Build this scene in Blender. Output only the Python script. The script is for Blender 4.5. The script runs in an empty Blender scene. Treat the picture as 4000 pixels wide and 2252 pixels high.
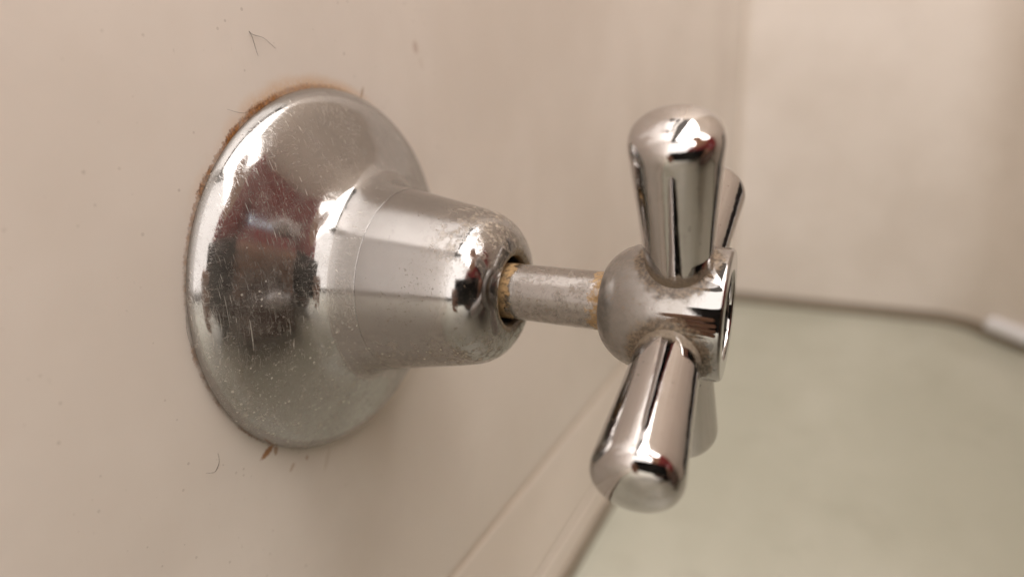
import bpy, bmesh, math, random
from mathutils import Vector, Matrix, Euler

random.seed(7)
sc = bpy.context.scene
COL = sc.collection
MM = 0.001

# ------------------------------------------------------------------ camera
cam_d = bpy.data.cameras.new('camera')
cam = bpy.data.objects.new('camera', cam_d)
COL.objects.link(cam)
CAM = Vector((.07699, -.08878, .03153))
FWD = Vector((-.42335754, .85477619, -.30021004)).normalized()
RGT = Vector((.90037455, .43372253, -.03479118)).normalized()
UPV = Vector((-.10046918, .28503059, .95323843)).normalized()
M = Matrix((RGT, UPV, -FWD)).transposed().to_4x4()
M.translation = CAM
cam.matrix_world = M
cam_d.sensor_width = 36.0
cam_d.lens = 25.13
cam_d.clip_start = 0.005
cam_d.clip_end = 50.0
cam_d.dof.use_dof = True
cam_d.dof.focus_distance = 0.095
cam_d.dof.aperture_fstop = 11.0
sc.camera = cam

# ------------------------------------------------------------------ light
world = bpy.data.worlds.new('World')
sc.world = world
world.use_nodes = True
bg = world.node_tree.nodes['Background']
bg.inputs[0].default_value = (.66, .58, .515, 1)
bg.inputs[1].default_value = 0.43


def area(name, loc, target, sx, sy, power, color):
    d = bpy.data.lights.new(name, 'AREA')
    d.shape = 'RECTANGLE'
    d.size, d.size_y = sx, sy
    d.energy = power
    d.color = color
    o = bpy.data.objects.new(name, d)
    o.location = loc
    o.rotation_euler = (Vector(target) - Vector(loc)).to_track_quat('-Z', 'Y').to_euler()
    COL.objects.link(o)
    return o


area('room_lamp', (1.7, -2.3, 1.65), (1.0, 0, .8), 5.6, 3.4, 160, (1.0, .945, .90))
area('overhead_fill', (.95, .16, 1.5), (.0, .2, 0), 2.2, 1.8, 100, (1.0, .945, .90))  # unseen soft panel added overhead to brighten the walls
area('cool_lamp', (1.9, .15, .55), (.1, .1, 0), .35, 1.0, 4.0, (.80, .88, 1.0))

sc.view_settings.view_transform = 'Standard'
sc.view_settings.look = 'None'
sc.view_settings.exposure = 0.04
sc.view_settings.gamma = 1.0
sc.render.engine = 'CYCLES'
sc.cycles.max_bounces = 10
sc.cycles.glossy_bounces = 6
sc.cycles.caustics_reflective = False
sc.cycles.caustics_refractive = False


# ------------------------------------------------------------------ node helpers
class NT:
    def __init__(self, name):
        self.m = bpy.data.materials.new(name)
        self.m.use_nodes = True
        self.t = self.m.node_tree
        self.t.nodes.clear()
        self.out = self.t.nodes.new('ShaderNodeOutputMaterial')
        tc = self.t.nodes.new('ShaderNodeTexCoord')
        self.obj = tc.outputs['Object']
        v = self.t.nodes.new('ShaderNodeVectorMath')
        v.operation = 'SCALE'
        self.link(self.obj, v.inputs[0])
        v.inputs['Scale'].default_value = 1000.0
        self.P = v.outputs[0]
        s = self.t.nodes.new('ShaderNodeSeparateXYZ')
        self.link(self.P, s.inputs[0])
        self.x, self.y, self.z = s.outputs

    def link(self, a, b):
        self.t.links.new(a, b)

    def put(self, val, sock):
        if isinstance(val, (int, float)):
            sock.default_value = val
        elif isinstance(val, tuple):
            sock.default_value = val if len(val) == len(sock.default_value) else val + (1,)
        else:
            self.link(val, sock)

    def math(self, op, a, b=0.0, c=None, clamp=False):
        n = self.t.nodes.new('ShaderNodeMath')
        n.operation = op
        n.use_clamp = clamp
        self.put(a, n.inputs[0])
        self.put(b, n.inputs[1])
        if c is not None:
            self.put(c, n.inputs[2])
        return n.outputs[0]

    def add(self, a, b): return self.math('ADD', a, b)
    def sub(self, a, b): return self.math('SUBTRACT', a, b)
    def mul(self, a, b): return self.math('MULTIPLY', a, b)

    def step(self, v, lo, hi):
        """smooth 0..1 between lo and hi (hi may be below lo)."""
        n = self.t.nodes.new('ShaderNodeMapRange')
        n.interpolation_type = 'SMOOTHSTEP'
        flip = isinstance(lo, (int, float)) and isinstance(hi, (int, float)) and hi < lo
        if flip:
            lo, hi = hi, lo
        self.put(v, n.inputs[0])
        self.put(lo, n.inputs[1])
        self.put(hi, n.inputs[2])
        n.inputs[3].default_value = 1.0 if flip else 0.0
        n.inputs[4].default_value = 0.0 if flip else 1.0
        return n.outputs[0]

    def noise(self, scale, detail=4.0, rough=.55, dist=0.0, vec=None, off=(0, 0, 0), stretch=(1, 1, 1), rot=(0, 0, 0)):
        mp = self.t.nodes.new('ShaderNodeMapping')
        self.link(vec or self.P, mp.inputs[0])
        mp.inputs['Location'].default_value = off
        mp.inputs['Rotation'].default_value = rot
        mp.inputs['Scale'].default_value = stretch
        n = self.t.nodes.new('ShaderNodeTexNoise')
        self.link(mp.outputs[0], n.inputs['Vector'])
        n.inputs['Scale'].default_value = scale
        n.inputs['Detail'].default_value = detail
        n.inputs['Roughness'].default_value = rough
        n.inputs['Distortion'].default_value = dist
        return n.outputs['Fac']

    def specks(self, scale, size, keep, off=(0, 0, 0)):
        """scattered dots: voronoi cells, a share `keep` of them filled."""
        mp = self.t.nodes.new('ShaderNodeMapping')
        self.link(self.P, mp.inputs[0])
        mp.inputs['Location'].default_value = off
        v = self.t.nodes.new('ShaderNodeTexVoronoi')
        self.link(mp.outputs[0], v.inputs['Vector'])
        v.inputs['Scale'].default_value = scale
        s = self.t.nodes.new('ShaderNodeSeparateColor')
        self.link(v.outputs['Color'], s.inputs[0])
        on = self.math('LESS_THAN', s.outputs[0], keep)
        rad = self.mul(self.math('POWER', s.outputs[1], 2.2), size * 1.25)
        d = self.math('LESS_THAN', v.outputs['Distance'], rad)
        return self.mul(on, d)

    def scratch(self, scale, width, stretch, rot, off=(0, 0, 0)):
        mp = self.t.nodes.new('ShaderNodeMapping')
        self.link(self.P, mp.inputs[0])
        mp.inputs['Location'].default_value = off
        mp.inputs['Rotation'].default_value = rot
        mp.inputs['Scale'].default_value = stretch
        v = self.t.nodes.new('ShaderNodeTexVoronoi')
        v.feature = 'DISTANCE_TO_EDGE'
        self.link(mp.outputs[0], v.inputs['Vector'])
        v.inputs['Scale'].default_value = scale
        return self.step(v.outputs['Distance'], width, width * .2)

    def mixc(self, f, a, b):
        n = self.t.nodes.new('ShaderNodeMix')
        n.data_type = 'RGBA'
        self.put(f, n.inputs[0])
        self.put(a, n.inputs[6])
        self.put(b, n.inputs[7])
        return n.outputs[2]

    def mixf(self, f, a, b):
        n = self.t.nodes.new('ShaderNodeMix')
        self.put(f, n.inputs[0])
        self.put(a, n.inputs[2])
        self.put(b, n.inputs[3])
        return n.outputs[0]

    def bsdf(self, color, rough, metal=0.0, normal=None, spec=.5, coat=0.0):
        b = self.t.nodes.new('ShaderNodeBsdfPrincipled')
        self.put(color, b.inputs['Base Color'])
        self.put(rough, b.inputs['Roughness'])
        self.put(metal, b.inputs['Metallic'])
        b.inputs['Specular IOR Level'].default_value = spec
        b.inputs['Coat Weight'].default_value = coat
        b.inputs['Coat Roughness'].default_value = .08
        if normal is not None:
            self.link(normal, b.inputs['Normal'])
        return b.outputs[0]

    def bump(self, h, strength, dist):
        n = self.t.nodes.new('ShaderNodeBump')
        n.inputs['Strength'].default_value = strength
        n.inputs['Distance'].default_value = dist
        self.link(h, n.inputs['Height'])
        return n.outputs[0]

    def mix(self, f, a, b):
        n = self.t.nodes.new('ShaderNodeMixShader')
        self.put(f, n.inputs[0])
        self.link(a, n.inputs[1])
        self.link(b, n.inputs[2])
        return n.outputs[0]

    def done(self, sh):
        self.link(sh, self.out.inputs[0])
        return self.m


# ------------------------------------------------------------------ materials
CHROME = (.345, .333, .325)
LIME = (.20, .178, .155)
TAN = (.42, .27, .13)


def mat_flange():
    n = NT('worn_chrome_flange')
    big = n.noise(.09, 3, .5)
    med = n.noise(.5, 6, .6)
    haze = n.math('ADD', n.mul(n.step(big, .35, .7), .18), n.add(.06, n.mul(n.step(med, .45, .75), .14)))
    low = n.step(n.z, 6.0, -14.0)                       # more splashes below the axis
    patch = n.noise(.22, 5, .6, off=(3, 9, 1))
    def strokes(th, off, lo, msc, m0, m1, freq=1.5):
        # th: direction in the wall plane, 0 = up
        st = n.step(n.noise(freq, 1.5, .5, stretch=(.6, 2.6, .13), rot=(th, 0, 0), off=off), lo, lo + .035)
        return n.mul(st, n.step(n.noise(msc, 3, off=off), m0, m1))
    s1 = strokes(.25, (3, 1, 4), .69, .11, .50, .62)
    s2 = strokes(-.45, (8, 5, 2), .695, .13, .50, .62)
    s3 = strokes(1.15, (1, 9, 7), .69, .12, .50, .64)
    s4 = n.mul(strokes(.75, (4, 4, 1), .66, .10, .47, .6, 3.2), .6)
    s5 = n.mul(strokes(-.15, (9, 1, 1), .66, .10, .49, .6, 3.4), .6)
    s4 = n.math('MAXIMUM', s4, s5)
    scr = n.math('MAXIMUM', n.math('MAXIMUM', s1, s2), n.math('MAXIMUM', s3, s4))

    def swirl(scale, off, stretch, rot, width, m0, m1):
        v = n.noise(scale, 2.0, .45, 1.2, off=off, stretch=stretch, rot=rot)
        ln = n.step(n.math('ABSOLUTE', n.sub(v, .5)), width, width * .25)
        return n.mul(ln, n.step(n.noise(.13, 3, off=off), m0, m1))
    w1 = swirl(.55, (5, 1, 2), (1, 2.4, .45), (-.7, 0, 0), .008, .46, .58)
    w2 = swirl(.75, (1, 6, 2), (1, .5, 2.2), (.5, 0, 0), .008, .44, .56)
    w3 = swirl(.9, (7, 7, 2), (1, 2.6, .6), (.3, 0, 0), .009, .48, .58)
    scr = n.math('MAXIMUM', scr, n.mul(n.math('MAXIMUM', n.math('MAXIMUM', w1, w2), w3), .7))
    fine = n.noise(5.0, 2, .5, stretch=(1, 3, .3))
    hgt = n.add(n.mul(scr, .6), n.mul(fine, .12))
    nrm = n.bump(hgt, .10, .00012)
    rough = n.add(n.add(.075, n.mul(n.step(med, .35, .8), .09)), n.mul(scr, .2))
    metal = n.bsdf(CHROME, rough, 1.0, nrm)
    lime = n.bsdf(LIME, .6)
    dust = n.bsdf((.66, .60, .52), .7)
    base = n.mix(haze, metal, lime)
    base = n.mix(n.mul(scr, .26), base, dust)
    d1 = n.mul(n.math('MAXIMUM', n.specks(1.5, .26, .4), n.step(n.noise(3.0, 4, .75, off=(6, 1, 4)), .61, .66)), n.mul(low, n.step(patch, .32, .52)))
    d2 = n.mul(n.specks(.9, .15, .36, (5, 5, 5)), .6)
    d3 = n.mul(n.specks(3.2, .30, .42, (2, 1, 8)), n.mul(low, n.step(patch, .48, .66)))
    base = n.mix(n.mul(n.math('MAXIMUM', n.math('MAXIMUM', d1, d2), d3), .58), base, dust)
    crust = n.mul(n.step(n.noise(.7, 6, .72, off=(2, 2, 2)), .47, .66), n.mul(n.step(n.z, -4.0, -15.0), n.step(n.noise(.16, 3, off=(5, 0, 3)), .38, .58)))
    base = n.mix(n.mul(crust, .5), base, n.bsdf(n.mixc(n.noise(3.0, 4), (.20, .175, .145), (.52, .465, .40)), .7))
    dark = n.mul(n.specks(1.3, .12, .2, (8, 2, 2)), .7)
    base = n.mix(dark, base, n.bsdf((.08, .06, .045), .6))
    # rust creeping over the rim where it meets the wall
    rr = n.math('SQRT', n.add(n.mul(n.y, n.y), n.mul(n.z, n.z)))
    edge = n.mul(n.mul(n.step(n.add(n.x, n.mul(n.noise(1.1, 4), .9)), .95, .45), n.step(rr, 28.0, 28.6)), n.step(n.add(n.noise(.22, 4), n.mul(n.step(n.z, -8.0, 14.0), .2)), .48, .60))
    base = n.mix(n.mul(edge, .85), base, n.bsdf((.10, .045, .016), .8))
    return n.done(base)


def mat_sleeve():
    n = NT('worn_chrome_sleeve')
    med = n.noise(.45, 6, .62)
    big = n.noise(.16, 3, .5, off=(4, 4, 1))
    endz = n.step(n.x, 22.0, 31.0)
    topz = n.step(n.z, 3.0, 10.0)
    botz = n.step(n.z, -2.0, -9.0)
    zone = n.math('ADD', n.mul(endz, n.math('MAXIMUM', topz, botz)), n.mul(botz, .5), clamp=True)
    patch = n.mul(n.step(n.noise(.9, 7, .68), .46, .60), n.mul(zone, .85))
    haze = n.add(n.mul(n.step(big, .35, .7), .13), n.mul(botz, .08))
    nrm = n.bump(n.add(n.mul(n.noise(3.0, 5), .25), n.mul(patch, .6)), .16, .00012)
    rough = n.add(.085, n.mul(n.step(med, .35, .75), .10))
    metal = n.bsdf(CHROME, rough, 1.0, nrm)
    base = n.mix(haze, metal, n.bsdf(LIME, .55))
    base = n.mix(patch, base, n.bsdf(n.mixc(n.step(n.noise(1.4, 5), .35, .65), (.13, .10, .072), (.38, .32, .255)), .65, 0, nrm))
    reg = n.step(n.noise(.20, 4, off=(6, 1, 1)), .42, .54)
    dk = n.mul(n.step(n.noise(2.6, 4, .75, off=(1, 4, 4)), .595, .65), n.mul(reg, n.step(n.x, 16.0, 22.0)))
    dk = n.math('MAXIMUM', dk, n.mul(n.specks(1.6, .16, .28, (3, 8, 8)), .7))
    base = n.mix(n.mul(dk, .75), base, n.bsdf((.12, .085, .055), .7))
    wt = n.mul(n.specks(2.0, .24, .30, (1, 2, 6)), n.step(n.z, -3.0, -9.0))
    base = n.mix(n.mul(wt, .75), base, n.bsdf((.66, .60, .50), .7))
    # tan crust round the bore
    rr = n.math('SQRT', n.add(n.mul(n.y, n.y), n.mul(n.z, n.z)))
    crust = n.mul(n.step(n.add(rr, n.mul(n.noise(1.3, 5), 2.2)), 7.6, 6.2), n.step(n.x, 32.0, 33.0))
    base = n.mix(n.mul(crust, .8), base, n.bsdf(n.mixc(n.noise(2.5, 5), (.10, .065, .03), (.36, .25, .13)), .85, 0, n.bump(n.noise(3, 6), .8, .0004)))
    return n.done(base)


def mat_spindle():
    n = NT('limescaled_spindle')
    med = n.noise(.55, 7, .65, dist=.6)
    fin = n.noise(2.6, 6, .6)
    nrm = n.bump(n.add(n.mul(med, .8), n.mul(fin, .35)), .22, .0003)
    metal = n.bsdf((.40, .38, .365), n.add(.06, n.mul(fin, .16)), 1.0, n.bump(n.add(n.mul(med, .6), n.mul(fin, .2)), .14, .0003))
    scale = n.bsdf(n.mixc(n.step(fin, .3, .7), (.10, .082, .066), (.29, .25, .215)), .20, 0, nrm)
    base = n.mix(n.add(.12, n.mul(n.step(med, .46, .62), .5)), metal, scale)
    dk = n.mul(n.step(n.noise(1.1, 7, .7, off=(3, 3, 3)), .56, .64), .6)
    base = n.mix(dk, base, n.bsdf((.17, .13, .095), .6))
    w = n.mul(n.sub(n.noise(.7, 5, .6, off=(7, 1, 1)), .5), 5.0)
    w2 = n.mul(n.sub(n.noise(2.2, 4, .6, off=(2, 5, 1)), .5), 2.2)
    xx = n.add(n.add(n.x, w), w2)
    front = n.step(n.y, 3.5, -1.5)
    tan = n.math('MAXIMUM', n.mul(n.step(xx, 45.8, 46.9), front), n.step(xx, 34.5, 33.6))
    tb = n.bsdf(n.mixc(n.noise(1.6, 6), (.20, .11, .045), (.55, .36, .17)), .85, 0, n.bump(n.noise(2.2, 7), .7, .0004))
    base = n.mix(n.mul(tan, n.add(.35, n.mul(n.step(n.noise(1.2, 6, .7, off=(1, 8, 3)), .38, .52), .6))), base, tb)
    return n.done(base)


def mat_hub():
    n = NT('limescaled_hub')
    med = n.noise(.55, 6, .62)
    fin = n.noise(2.4, 6, .6)
    dz = n.math('SQRT', n.add(n.mul(n.x, n.x), n.mul(n.y, n.y)))
    dy = n.math('SQRT', n.add(n.mul(n.x, n.x), n.mul(n.z, n.z)))
    arm = n.math('MINIMUM', dz, dy)                     # distance to the nearest arm's axis
    left = n.step(n.add(n.x, n.mul(n.sub(med, .5), 5.0)), -.2, -3.4)
    nrm = n.bump(n.add(n.mul(med, .5), n.mul(fin, .3)), .16, .0002)
    metal = n.bsdf(CHROME, n.add(n.mul(left, .22), .035), 1.0, n.bump(fin, .02, .0001))
    frost = n.bsdf((.31, .28, .25), .40, .45, nrm)
    base = n.mix(n.mul(left, n.add(.42, n.mul(n.step(med, .4, .65), .3))), metal, frost)
    reg = n.mul(n.step(n.x, 1.5, -1.5), n.step(n.noise(.35, 4, off=(5, 5, 0)), .42, .56))
    dk = n.mul(n.step(n.noise(2.4, 4, .75, off=(1, 1, 4)), .57, .64), reg)
    dk = n.math('MAXIMUM', dk, n.mul(n.specks(2.0, .16, .15, (6, 6, 1)), .8))
    base = n.mix(n.mul(dk, .7), base, n.bsdf((.20, .14, .085), .7))
    g = n.add(arm, n.mul(n.sub(n.noise(1.0, 6, .65), .5), 3.0))
    grime = n.step(g, 6.0, 4.8)
    base = n.mix(n.mul(grime, .82), base, n.bsdf(n.mixc(n.step(fin, .35, .65), (.055, .036, .020), (.27, .195, .125)), .75, 0, nrm))
    bore = n.mul(n.step(n.math('SQRT', n.add(n.mul(n.z, n.z), n.mul(n.y, n.y))), 5.75, 5.6), n.step(n.x, 4.8, 4.9))
    return n.done(base)


def mat_arm():
    n = NT('polished_chrome_arm')
    fin = n.noise(2.2, 5, .6)
    base = n.bsdf((.52, .50, .49), n.add(.022, n.mul(n.step(n.noise(.28, 5, .65), .50, .72), .13)), 1.0, n.bump(n.noise(.35, 2), .05, .0006))
    g = n.add(n.z, n.mul(n.sub(n.noise(.9, 6, .65), .5), 3.4))
    grime = n.mul(n.step(g, 9.9, 8.8), .85)
    base = n.mix(grime, base, n.bsdf(n.mixc(fin, (.10, .075, .05), (.42, .345, .26)), .75, 0, n.bump(fin, .5, .0002)))
    film = n.mul(n.step(n.noise(.5, 6, .7, off=(3, 2, 2)), .56, .72), .16)
    base = n.mix(film, base, n.bsdf((.45, .40, .35), .6))
    sp = n.mul(n.specks(1.0, .16, .25), .5)
    base = n.mix(sp, base, n.bsdf((.16, .12, .09), .6))
    return n.done(base)


def wall_base(n, col, var=.10):
    big = n.noise(.014, 5, .6)
    fine = n.noise(2.2, 2, .5)
    c2 = tuple(v * (1 - var) for v in col)
    c = n.mixc(n.step(big, .33, .67), col, (c2[0], c2[1] * .985, c2[2] * .965))
    c = n.mixc(n.mul(n.step(n.noise(.09, 5, .65, off=(2, 0, 4)), .52, .70), .35), c, c2)
    return c, n.bump(n.add(n.mul(n.noise(.02, 3), 1.0), n.mul(fine, .012)), .12, .0008)


WALL = (.65, .587, .527)


def mat_wall_tap():
    n = NT('glazed_wall_tile')
    c, nrm = wall_base(n, WALL)
    # faint scuffs and dust marks
    sp = n.mul(n.specks(.34, .07, .55), .34)
    sp2 = n.mul(n.specks(.8, .15, .30, (0, 4, 3)), .28)
    fl = n.step(n.noise(.9, 4, .6, stretch=(1, 1.4, .5), off=(0, 2, 9)), .68, .78)
    mark = n.math('MAXIMUM', n.math('MAXIMUM', sp, sp2), n.mul(fl, .28))
    c = n.mixc(mark, c, (.22, .17, .13))
    rr = n.math('SQRT', n.add(n.mul(n.y, n.y), n.mul(n.z, n.z)))
    ang = n.math('ARCTAN2', n.z, n.y)                    # 0 = towards the corner, pi/2 = up
    nz = n.noise(1.3, 6, .7)
    nf = n.noise(2.8, 5, .65, off=(1, 1, 1))
    # ring width by angle
    topr = n.mul(n.step(ang, .75, 1.35), n.step(ang, 2.35, 1.9))
    ul = n.mul(n.mul(n.step(ang, 1.2, 1.9), n.step(ang, 2.95, 2.4)), n.add(.55, n.mul(n.step(n.noise(.35, 4, off=(2, 2, 2)), .35, .6), .55)))
    ring = n.add(n.mul(ul, .44), n.add(.12, n.mul(topr, .40)))
    wob = n.mul(n.sub(nz, .5), 1.7)
    dist = n.add(n.sub(rr, 28.95), n.add(wob, n.mul(n.sub(nf, .5), .5)))
    hard = n.step(n.math('DIVIDE', dist, ring), 1.15, .35)
    soft = n.mul(n.step(n.math('DIVIDE', dist, n.add(ring, .35)), 2.4, .5), n.math('MAXIMUM', topr, n.mul(ul, .8)))
    thin = n.mul(n.step(dist, .42, .1), n.mul(n.step(n.noise(.3, 4, off=(4, 1, 1)), .38, .6), .6))
    low = n.step(ang, -1.2, -.7)                         # clean towards the lower right
    amt = n.math('MAXIMUM', n.mul(hard, n.math('MAXIMUM', n.mul(ul, .95), n.mul(topr, .55))), n.mul(thin, n.sub(1.0, n.mul(low, n.step(ang, 1.0, .4)))))
    c = n.mixc(n.mul(soft, n.add(.18, n.mul(topr, n.mul(n.step(nz, .3, .6), .42)))), c, (.52, .28, .10))
    c = n.mixc(n.mul(amt, .92), c, n.mixc(n.step(nf, .35, .65), (.095, .032, .007), (.35, .14, .028)))

    # rust run below the flange, and fainter crumbs beside it
    def streak(cy, cz, dy, dz, ln, wd, strength, colr, c):
        L = math.hypot(dy, dz); ux, uz = dy / L, dz / L
        a = n.add(n.mul(n.sub(n.y, cy), ux), n.mul(n.sub(n.z, cz), uz))
        b = n.add(n.mul(n.sub(n.y, cy), -uz), n.mul(n.sub(n.z, cz), ux))
        e = n.math('SQRT', n.add(n.math('POWER', n.math('DIVIDE', n.math('ABSOLUTE', a), ln), 2.0), n.math('POWER', n.math('DIVIDE', n.math('ABSOLUTE', b), wd), 2.0)))
        e = n.add(e, n.mul(n.sub(nf, .5), 1.1))
        return n.mixc(n.mul(n.step(e, 1.15, .55), strength), c, colr)
    c = streak(-19.0, -23.45, -.95, -.36, 1.75, .62, .92, (.27, .105, .025), c)
    c = streak(-17.4, -24.1, -.2, -1, .8, .5, .7, (.26, .12, .04), c)
    c = streak(-14.6, -28.6, -.6, -.5, .9, .45, .45, (.30, .17, .08), c)
    c = streak(-11.2, -28.8, -.2, -1, .5, .5, .5, (.30, .16, .08), c)
    c = streak(-6.6, -31.6, -.55, -1, 2.1, .55, .25, (.36, .25, .15), c)
    c = streak(29.9, 34.9, .3, -1, 1.3, .9, .45, (.30, .17, .11), c)
    c = streak(31.5, 32.0, .5, -1, 1.5, .6, .18, (.36, .25, .18), c)
    c = streak(22.0, -26.0, .3, -1, 1.6, .7, .22, (.32, .23, .16), c)
    c = streak(12.5, 27.6, .5, 1, 1.2, .35, .65, (.26, .15, .06), c)
    return n.done(n.bsdf(c, n.add(.19, n.mul(n.noise(.05, 3), .1)), 0, nrm, .5))


def mat_plain(name, col, rough, var=.10, spec=.5):
    n = NT(name)
    c, nrm = wall_base(n, col, var)
    return n.done(n.bsdf(c, rough, 0, nrm, spec))


def mat_floor():
    n = NT('grey_green_floor')
    a = n.noise(.012, 4, .55, stretch=(1, .5, 1), rot=(0, 0, .5))
    b = n.noise(.06, 5, .6, off=(3, 1, 0))
    c = n.mixc(n.step(a, .34, .66), (.40, .398, .325), (.475, .472, .398))
    c = n.mixc(n.mul(n.step(b, .52, .68), .3), c, (.35, .34, .275))
    return n.done(n.bsdf(c, n.add(.24, n.mul(b, .16)), 0, n.bump(b, .08, .001), .5))


def mat_simple(name, col, rough, metal=0.0, spec=.5, vary=.25, scale=.2, emit=None):
    n = NT(name)
    c = n.mixc(n.noise(scale, 5), tuple(v * (1 - vary) for v in col), col)
    return n.done(n.bsdf(c, rough, metal, None, spec))


M_FLANGE, M_SLEEVE, M_SPINDLE, M_HUB, M_ARM = mat_flange(), mat_sleeve(), mat_spindle(), mat_hub(), mat_arm()
M_WALL = mat_wall_tap()
M_BACK = mat_plain('glazed_end_wall', (.73, .672, .618), .36)
M_SKIRT = mat_plain('glazed_skirting', (.72, .645, .575), .45)
M_TAN = mat_simple('tan_grout', (.60, .50, .405), .7)
M_CORNER = mat_simple('pale_grout', (.66, .59, .52), .7, vary=.1)
M_PINK = mat_simple('brown_grout', (.50, .42, .35), .7)
M_SEAL = mat_simple('dark_silicone', (.27, .222, .168), .6, vary=.3, scale=.08)
M_FLOOR = mat_floor()
M_DARK = mat_simple('bore_shade', (.006, .005, .005), .8)  # near-black paints in the shade inside the bore and socket
M_WHITE = mat_simple('white_glaze', (.80, .80, .84), .15, vary=.04)
M_HAIR = mat_simple('brown_hair', (.085, .066, .052), .5)
M_BLACK = mat_simple('black_glass', (.008, .008, .011), .22)
M_GREYP = mat_simple('grey_plastic', (.05, .05, .055), .3)
M_MAROON = mat_simple('maroon_knit', (.33, .065, .07), .9, scale=.03)
M_SKIN = mat_simple('skin', (.46, .27, .19), .5, vary=.12, scale=.03)
M_DENIM = mat_simple('brown_trousers', (.13, .085, .068), .9)
M_BHAIR = mat_simple('dark_hair', (.02, .014, .011), .6)


# ------------------------------------------------------------------ mesh helpers
def link(name, me, mat, parent=None, smooth=True):
    o = bpy.data.objects.new(name, me)
    me.materials.append(mat)
    if smooth:
        for p in me.polygons:
            p.use_smooth = True
    COL.objects.link(o)
    if parent:
        o.parent = parent
    return o


def from_bm(name, bm, mat, parent=None, smooth=True):
    bmesh.ops.recalc_face_normals(bm, faces=bm.faces)
    me = bpy.data.meshes.new(name)
    bm.to_mesh(me)
    bm.free()
    return link(name, me, mat, parent, smooth)


def tag(o, label=None, cat=None, group=None, kind=None):
    if label: o['label'] = label
    if cat: o['category'] = cat
    if group: o['group'] = group
    if kind: o['kind'] = kind
    return o


def empty(name, loc=(0, 0, 0)):
    o = bpy.data.objects.new(name, None)
    o.location = loc
    o.empty_display_size = .01
    COL.objects.link(o)
    return o


def spline(pts, sub=6):
    """Catmull-Rom resample of a profile; a repeated point is a corner."""
    out = []
    segs, cur = [], [pts[0]]
    for p in pts[1:]:
        if p == cur[-1]:
            segs.append(cur); cur = [p]
        else:
            cur.append(p)
    segs.append(cur)
    for s in segs:
        if len(s) < 2:
            continue
        for i in range(len(s) - 1):
            p0 = s[max(i - 1, 0)]; p1 = s[i]; p2 = s[i + 1]; p3 = s[min(i + 2, len(s) - 1)]
            k = sub if len(s) > 2 else 1
            for j in range(k):
                t = j / k
                out.append(tuple(.5 * ((2 * b) + (c - a) * t + (2 * a - 5 * b + 4 * c - d) * t * t + (3 * b - a - 3 * c + d) * t ** 3)
                                 for a, b, c, d in zip(p0, p1, p2, p3)))
        out.append(s[-1])
    return out


def lathe(name, profile, mat, parent, axis='X', seg=160, sub=6, sharp=None):
    """profile: (along, radius) in millimetres."""
    pr = spline(profile, sub)
    bm = bmesh.new()
    rings = []
    for a, r in pr:
        ring = []
        if r < 1e-4:
            co = (a * MM, 0, 0) if axis == 'X' else (0, 0, a * MM)
            ring = [bm.verts.new(co)] * seg
        else:
            for i in range(seg):
                t = 2 * math.pi * i / seg
                c, s = math.cos(t) * r * MM, math.sin(t) * r * MM
                ring.append(bm.verts.new((a * MM, c, s) if axis == 'X' else (c, s, a * MM)))
        rings.append(ring)
    for A, B in zip(rings, rings[1:]):
        for i in range(seg):
            j = (i + 1) % seg
            vs = []
            for v in (A[i], A[j], B[j], B[i]):
                if v not in vs:
                    vs.append(v)
            if len(vs) > 2:
                try:
                    bm.faces.new(vs)
                except ValueError:
                    pass
    bmesh.ops.remove_doubles(bm, verts=bm.verts, dist=1e-8)
    bmesh.ops.recalc_face_normals(bm, faces=bm.faces)
    for e in bm.edges:
        if len(e.link_faces) == 2 and e.calc_face_angle(0) > math.radians(38):
            e.smooth = False
    me = bpy.data.meshes.new(name)
    bm.to_mesh(me)
    bm.free()
    return link(name, me, mat, parent)


def prism(name, poly, axis, lo, hi, mat, parent=None, bevel=0.0, bseg=3):
    """extrude a 2-D polygon (mm) along an axis between lo and hi (mm)."""
    bm = bmesh.new()
    def P(u, v, w):
        return {'X': (w, u, v), 'Y': (u, w, v), 'Z': (u, v, w)}[axis]
    a = [bm.verts.new(Vector(P(u, v, lo)) * MM) for u, v in poly]
    b = [bm.verts.new(Vector(P(u, v, hi)) * MM) for u, v in poly]
    bm.faces.new(a)
    bm.faces.new(b[::-1])
    for i in range(len(poly)):
        j = (i + 1) % len(poly)
        bm.faces.new((a[i], b[i], b[j], a[j]))
    if bevel:
        bmesh.ops.recalc_face_normals(bm, faces=bm.faces)
        bmesh.ops.bevel(bm, geom=bm.edges[:], offset=bevel * MM, segments=bseg, affect='EDGES', profile=.6)
    return from_bm(name, bm, mat, parent, False)


def rect(u0, u1, v0, v1):
    return [(u0, v0), (u1, v0), (u1, v1), (u0, v1)]


def skin(name, chains, mat, parent=None, sub=2, root=0):
    """chains: dict of id -> (co, radius), edges: list; grown with a Skin modifier and baked."""
    verts, edges = chains
    ids = {k: i for i, k in enumerate(verts)}
    me = bpy.data.meshes.new(name)
    me.from_pydata([v[0] for v in verts.values()], [(ids[a], ids[b]) for a, b in edges], [])
    o = bpy.data.objects.new(name, me)
    COL.objects.link(o)
    sk = o.modifiers.new('skin', 'SKIN')
    sk.use_smooth_shade = True
    for i, v in enumerate(verts.values()):
        r = v[1] if isinstance(v[1], tuple) else (v[1], v[1])
        me.skin_vertices[0].data[i].radius = r
        me.skin_vertices[0].data[i].use_root = (i == root)
    s = o.modifiers.new('sub', 'SUBSURF')
    s.levels = s.render_levels = sub
    dg = bpy.context.evaluated_depsgraph_get()
    m2 = bpy.data.meshes.new_from_object(o.evaluated_get(dg))
    m2.name = name
    o.modifiers.clear()
    o.data = m2
    m2.materials.clear()
    m2.materials.append(mat)
    for p in m2.polygons:
        p.use_smooth = True
    if parent:
        o.parent = parent
    return o


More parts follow.
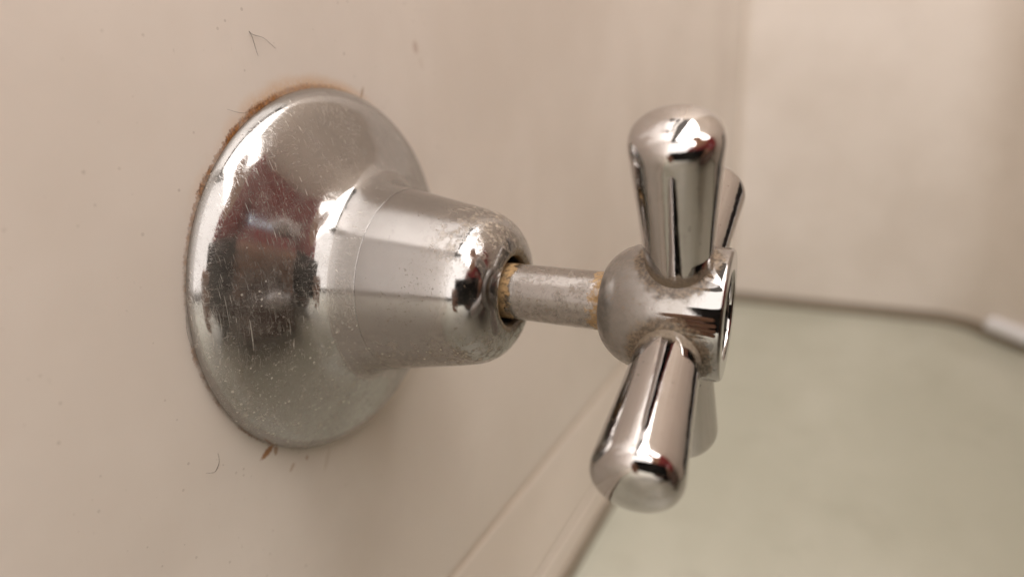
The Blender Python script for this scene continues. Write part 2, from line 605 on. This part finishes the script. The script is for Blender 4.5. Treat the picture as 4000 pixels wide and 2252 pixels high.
# ------------------------------------------------------------------ setting
H, D = 138.4, 422.3
Z1, Z3 = -82.0, -119.0
wall = tag(prism('wall', rect(-1000, D + 25, -H - 12, 900), 'X', -30, -9.5, M_PINK), kind='structure')
prism('tile', rect(-999, D + 3, Z1 - .5, 899), 'X', -8.5, 0, M_WALL, wall, 1.4, 4)
prism('grout_line', rect(-999, D + 3, Z1 - 4.0, Z1 + 3.2), 'X', -8.4, -.35, M_TAN, wall)
prism('skirting_tile', rect(-999, D + 3, Z3 + .4, Z1 - 1.5), 'X', -8.5, -.12, M_SKIRT, wall, 1.4, 4)
prism('grout_line', rect(-999, D + 3, Z3 - 1.6, Z3 + 1.6), 'X', -8.3, -.5, M_PINK, wall)
prism('skirting_tile', rect(-999, D + 3, -H + 3.5, Z3 - .9), 'X', -8.5, -.05, M_SKIRT, wall, .8, 3)
prism('silicone_joint', rect(-999, D, -H - 3, -H + 6.0), 'X', -8.2, 1.6, M_SEAL, wall)

# end wall: straight, then bending towards the camera in a soft curve
bend = 147.0
path = [(-6.0, D), (60.0, D), (116.0, D)]
ang_end = math.radians(-51)
R_ = 34.0
N = 10
cx0, cy0 = 134.0, D
x, y, a = 128.0, D, 0.0
path.append((x, y))
steps = 8
seg_l = R_ * abs(ang_end) / steps
for i in range(steps):
    a += ang_end / steps
    x += math.cos(a) * seg_l
    y += math.sin(a) * seg_l
    path.append((x, y))
path.append((x + math.cos(a) * 450, y + math.sin(a) * 450))


def strip_wall(name, z0, z1, off, thick, mat, parent=None):
    bm = bmesh.new()
    inner, outer = [], []
    for i, (px, py) in enumerate(path):
        q0 = path[max(i - 1, 0)]; q1 = path[min(i + 1, len(path) - 1)]
        t = Vector((q1[0] - q0[0], q1[1] - q0[1])).normalized()
        nv = Vector((t.y, -t.x))            # towards the room
        inner.append((px + nv.x * off, py + nv.y * off))
        outer.append((px - nv.x * thick, py - nv.y * thick))
    ring = inner + outer[::-1]
    lo = [bm.verts.new((u * MM, v * MM, z0 * MM)) for u, v in ring]
    hi = [bm.verts.new((u * MM, v * MM, z1 * MM)) for u, v in ring]
    n = len(inner)
    for k in range(len(ring)):
        j = (k + 1) % len(ring)
        bm.faces.new((lo[k], lo[j], hi[j], hi[k]))
    for L in (lo, hi):
        for k in range(n - 1):
            bm.faces.new((L[k], L[k + 1], L[2 * n - 2 - k], L[2 * n - 1 - k]))
    o = from_bm(name, bm, mat, parent)
    for e in o.data.edges:
        pass
    o.data.set_sharp_from_angle(angle=math.radians(40))
    return o


end_wall = tag(strip_wall('end_wall', -H - 12, 900, 0, 30, M_BACK), kind='structure')
strip_wall('silicone_joint', -H - 3, -H + 7.0, 2.4, 2, M_SEAL, end_wall)
prism('corner_joint', [(0.1, D - 3), (1.0, D - 1.1), (3, D - .1), (3, D + 2), (.1, D + 2)], 'Z', -H, 899, M_CORNER, end_wall)

floor = tag(prism('floor', rect(-20, 1900, -1900, 470), 'Z', -H - 40, -H, M_FLOOR), kind='structure')

# small white glazed trim at the foot of the bent wall
trim = prism('wall_trim', rect(0, 30, 0, 8), 'Y', -4, 4, M_WHITE, None, 3.2, 4)
for p in trim.data.polygons:
    p.use_smooth = True
trim.location = (.1555, .4035, -.1330)
trim.rotation_euler = (0, 0, ang_end)
tag(trim, 'small white glossy trim piece at the foot of the far wall, right edge', 'trim')

# ------------------------------------------------------------------ the tap
tap = tag(empty('shower_tap'), 'worn chrome wall tap with round flange and four-armed cross handle', 'tap')
flange = lathe('flange', [(.1, 26.5), (.1, 28.75), (.1, 28.75), (.5, 29.0), (1.1, 28.92), (2.0, 28.5), (2.9, 27.85), (3.7, 27.0), (4.35, 26.0), (4.9, 24.9), (5.75, 23.0),
                          (6.65, 21.0), (7.55, 19.05), (8.5, 17.3), (9.55, 16.1), (10.8, 15.28), (12.2, 14.76), (13.7, 14.38), (15.2, 14.06),
                          (15.45, 14.0), (15.48, 13.97), (15.48, 13.97), (15.48, 13.4)], M_FLANGE, tap, seg=256, sub=8)
tag(flange, 'round scratched bell-shaped flange with rust along its rim')
lathe('sleeve', [(11, 14.72), (13, 14.36), (15.0, 14.02), (17.0, 13.66), (22, 12.7), (26, 11.95), (28.2, 11.48), (29.8, 11.0), (31.2, 10.2), (32.3, 9.05), (33.05, 7.7), (33.45, 6.4), (33.5, 5.65), (33.3, 5.2), (32.9, 5.05), (32.9, 5.05), (30.0, 4.95)], M_SLEEVE, tap, seg=256, sub=8)
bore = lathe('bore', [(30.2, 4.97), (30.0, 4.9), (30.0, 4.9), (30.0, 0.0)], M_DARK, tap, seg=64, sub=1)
sp = lathe('spindle', [(28, 3.98), (34.0, 4.02), (48.6, 4.05)], M_SPINDLE, tap, seg=128, sub=6)

# handle frame: local x along the (slightly slack) spindle, arms along local +-y and +-z
XL, PHI = 57.46, .45114
nvec = Vector((1, .0613, -.0275)).normalized()
uvec = (Vector((0, 0, 1)) - nvec * nvec.z).normalized()
vvec = nvec.cross(uvec)                       # about -y
e0 = math.cos(PHI) * uvec + math.sin(PHI) * vvec
e1 = -math.sin(PHI) * uvec + math.cos(PHI) * vvec
HM = Matrix((nvec, -e1, e0)).transposed().to_4x4()
HM.translation = Vector((XL * MM, 0, 0))
hub = lathe('handle_hub', [(-9.4, 3.9), (-9.8, 4.3), (-9.9, 4.7), (-9.78, 5.15), (-9.35, 5.8), (-8.6, 6.6), (-7.5, 7.42), (-6.1, 8.05), (-4.5, 8.45), (-2.6, 8.62),
                           (0, 8.64), (3, 8.64), (5.5, 8.62), (5.95, 8.5), (6.15, 8.25), (6.18, 7.6), (6.16, 6.1), (6.05, 5.8), (5.8, 5.68), (5.0, 5.65), (3.2, 5.6), (3.2, 5.6), (3.2, 4.9), (3.2, 4.9), (.8, 4.8), (.8, 4.8), (.8, 0)],
            M_HUB, tap, seg=256, sub=6)
hub.matrix_local = HM
cup = lathe('socket_floor', [(.95, 4.75), (1.0, 4.0), (1.3, 3.2), (1.4, 0)], M_DARK, hub, seg=48, sub=2)
arm_prof = [(5.5, 3.93), (8.5, 4.13), (12, 4.33), (17, 4.66), (21, 4.95), (23.6, 5.13), (25.0, 5.22), (26.0, 5.14), (26.8, 4.84), (27.4, 4.34), (27.9, 3.6), (28.25, 2.7), (28.5, 1.65), (28.6, .75), (28.62, 0)]
first = None
for k in range(4):
    if first is None:
        first = lathe('handle_arm', arm_prof, M_ARM, hub, axis='Z', seg=192, sub=8)
        o = first
    else:
        o = first.copy()
        COL.objects.link(o)
        o.parent = hub
    o.rotation_euler = (k * math.pi / 2, 0, 0)


# ------------------------------------------------------------------ hairs stuck on the wall
def hair(pts, r, label):
    bm = bmesh.new()
    P = [Vector((.05 + .25 * math.sin(i * 1.3) ** 2 * (0 < i < len(pts) - 1), a, b)) * MM for i, (a, b) in enumerate(pts)]
    Q = [Vector(q) for q in spline([tuple(p) for p in P], 5)]
    rings = []
    for i, q in enumerate(Q):
        t = (Q[min(i + 1, len(Q) - 1)] - Q[max(i - 1, 0)]).normalized()
        s = t.cross(Vector((1, 0, 0))).normalized()
        w = s.cross(t)
        rr = r * .75 * MM * (1 - .5 * abs(2 * i / (len(Q) - 1) - 1))
        rings.append([bm.verts.new(q + Vector((rr, 0, 0)) + (s * math.cos(k * math.pi / 3) + w * math.sin(k * math.pi / 3)) * rr) for k in range(6)])
    for A, B in zip(rings, rings[1:]):
        for k in range(6):
            bm.faces.new((A[k], A[(k + 1) % 6], B[(k + 1) % 6], B[k]))
    bm.faces.new(rings[0]); bm.faces.new(rings[-1][::-1])
    o = from_bm('hair', bm, M_HAIR)
    return tag(o, label, 'hair', 'hairs stuck on the wall')


hair([(-10.1, 33.7), (-10.5, 34.2), (-10.5, 34.9), (-10.9, 36.2), (-11.4, 36.9), (-10.6, 36.5), (-9.0, 36.1), (-7.6, 35.4), (-6.6, 34.7)], .045, 'kinked dark hair stuck on the wall above the flange')
hair([(-30.2, -20.7), (-29.2, -21.1), (-28.4, -20.9), (-27.9, -20.0), (-27.8, -18.9)], .04, 'hook-shaped dark hair on the wall below the flange')
hair([(-28.9, 1.8), (-29.3, .6), (-29.2, -.9), (-28.9, -2.6)], .03, 'short fine hair beside the left rim of the flange')
hair([(-17.0, 27.0), (-15.6, 26.5), (-14.2, 26.3), (-12.8, 26.5)], .035, 'short hair poking out of the rust at the upper left rim')

# ------------------------------------------------------------------ the photographer, seen only as a reflection in the chrome
ph = empty('smartphone')
ph.matrix_world = M @ Matrix.Translation((.050, -.022, .012))
def phone_box(name, sx, sy, sz, loc, mat, bev):
    o = prism(name, rect(-sx / 2, sx / 2, -sy / 2, sy / 2), 'Z', -sz / 2, sz / 2, mat, ph, bev, 4)
    o.location = loc
    for p in o.data.polygons: p.use_smooth = True
    return o
phone_box('case', 158, 76, 8, (0, 0, 0), M_BLACK, 3.5)
phone_box('camera_island', 16, 34, 1.6, (-.066, .014, .0045), M_GREYP, .7)
tag(ph, 'black phone held level, reflected dark in the chrome handle', 'phone')


def W(r, u, b):
    """metres right, up and behind the lens."""
    return tuple(CAM + RGT * r + UPV * u - FWD * b)


FL = -.138
body_v = {
    'pel': ((.56, -.14, -.02), .13), 'bel': ((.48, -.14, .10), .125), 'che': ((.42, -.13, .24), (.16, .11)), 'nec': ((.37, -.13, .36), .06),
    'hd1': ((.345, -.13, .415), (.075, .075)), 'hd2': ((.33, -.13, .48), (.085, .09)), 'hd3': ((.33, -.13, .54), .06),
    'shl': ((.40, -.30, .27), .06), 'ell': ((.28, -.35, .06), .045), 'wrl': ((.125, -.20, .015), .03), 'hal': (W(-.045, -.048, .045), (.014, .03)),
    'shr': ((.43, .05, .28), .06), 'elr': ((.40, .06, .05), .045), 'wrr': ((.27, -.045, .015), .03), 'har': (W(.150, -.035, .045), (.014, .03)),
    'hpl': ((.57, -.25, -.04), .09), 'knl': ((.205, -.22, -.062), .06), 'ftl': ((.72, -.28, -.085), .045),
    'hpr': ((.57, -.03, -.04), .09), 'knr': ((.205, .0, -.062), .06), 'ftr': ((.74, .02, -.085), .045),
}
body_e = [('pel', 'bel'), ('bel', 'che'), ('che', 'nec'), ('nec', 'hd1'), ('hd1', 'hd2'), ('hd2', 'hd3'), ('che', 'shl'), ('shl', 'ell'), ('ell', 'wrl'), ('wrl', 'hal'),
          ('che', 'shr'), ('shr', 'elr'), ('elr', 'wrr'), ('wrr', 'har'), ('pel', 'hpl'), ('hpl', 'knl'), ('knl', 'ftl'), ('pel', 'hpr'), ('hpr', 'knr'), ('knr', 'ftr')]
for side, hx, sg in (('l', -.045, 1), ('r', .150, -1)):
    for i in range(4):
        up = -.075 + .019 * i if side == 'l' else -.06 + .019 * i
        ln = (.8, .95, 1.0, .9)[i]
        a, b_, c_ = f'f{side}{i}a', f'f{side}{i}b', f'f{side}{i}c'
        bx = -.042 if side == 'l' else .146
        body_v[a] = (W(bx, up, .036), .009)
        body_v[b_] = (W(bx + sg * .004 * ln, up, .012), .008)
        body_v[c_] = (W(bx + sg * (.030 if side == 'l' else .014) * ln, up, .0005 if side == 'r' else .004), .007)
        body_e += [('ha' + side, a), (a, b_), (b_, c_)]
    t1, t2 = f't{side}1', f't{side}2'
    body_v[t1] = (W(hx + sg * .010, -.02 if side == 'r' else -.055, .045), .010)
    body_v[t2] = (W(hx + sg * .045, -.01 if side == 'r' else -.050, .030), .009)
    body_e += [('ha' + side, t1), (t1, t2)]
person = skin('person', (body_v, body_e), M_SKIN)
tag(person, 'crouching photographer in maroon top, reflected in the tap', 'person')
sh_v = {k: (body_v[k][0], tuple(q + .014 for q in (body_v[k][1] if isinstance(body_v[k][1], tuple) else (body_v[k][1],) * 2))) for k in ('pel', 'bel', 'che', 'shl', 'ell', 'wrl', 'shr', 'elr', 'wrr')}
sh = skin('shirt', (sh_v, [e for e in body_e if e[0] in sh_v and e[1] in sh_v]), M_MAROON, person)
tr_v = {k: (body_v[k][0], body_v[k][1] + .014) for k in ('pel', 'hpl', 'knl', 'ftl', 'hpr', 'knr', 'ftr')}
skin('trousers', (tr_v, [e for e in body_e if e[0] in tr_v and e[1] in tr_v]), M_DENIM, person)
hr_v = {'a': ((.37, -.13, .45), .075), 'b': ((.355, -.13, .51), .085), 'c': ((.34, -.13, .55), .06)}
skin('head_hair', (hr_v, [('a', 'b'), ('b', 'c')]), M_BHAIR, person)

# ------------------------------------------------------------------ guessed fittings, added out of view to show as reflections
post = empty('reflection_post', (.226, .282, -.138))  # post added for its dark reflection, kept low to stay off the flange
post.rotation_euler = (0, 0, ang_end)
prism('upright', [(-4, -20), (40, -20), (40, 10), (24, 10), (24, 2), (12, 2), (12, 10), (-4, 10)], 'Z', 4, 215, M_BLACK, post, 1.5, 2)
prism('white_edge', [(-30, -14), (-6, -14), (-6, 8), (-30, 2)], 'Z', 4, 215, M_WHITE, post, 2.0, 3)
prism('foot_plate', rect(-34, 44, -24, 14), 'Z', 0, 3.6, M_BLACK, post, 1.2, 2)
tag(post, 'added black and white post, out of view, reflected as a dark line along the handle arms', 'post')
rail = empty('reflection_rail', (0, .045, .30))  # rail added for the dark mark mirrored on the upper arm
for dy in (-.06, .06):
    f = lathe('rosette', [(.3, 0), (.3, 15), (.3, 15), (3, 14.5), (6, 11), (9, 6), (20, 5.5), (27, 7.5), (31, 6), (33, 0)], M_GREYP, rail, seg=48, sub=3)
    f.location = (0, dy, 0)
b = lathe('bar', [(-60, 0), (-60, 4), (-60, 4), (60, 4), (60, 4), (60, 0)], M_GREYP, rail, axis='Z', seg=32, sub=1)
b.rotation_euler = (math.pi / 2, 0, 0)
b.location = (.026, 0, 0)
tag(rail, 'dark wall rail added out of view above the tap, mirrored on top of the upper arm', 'rail')
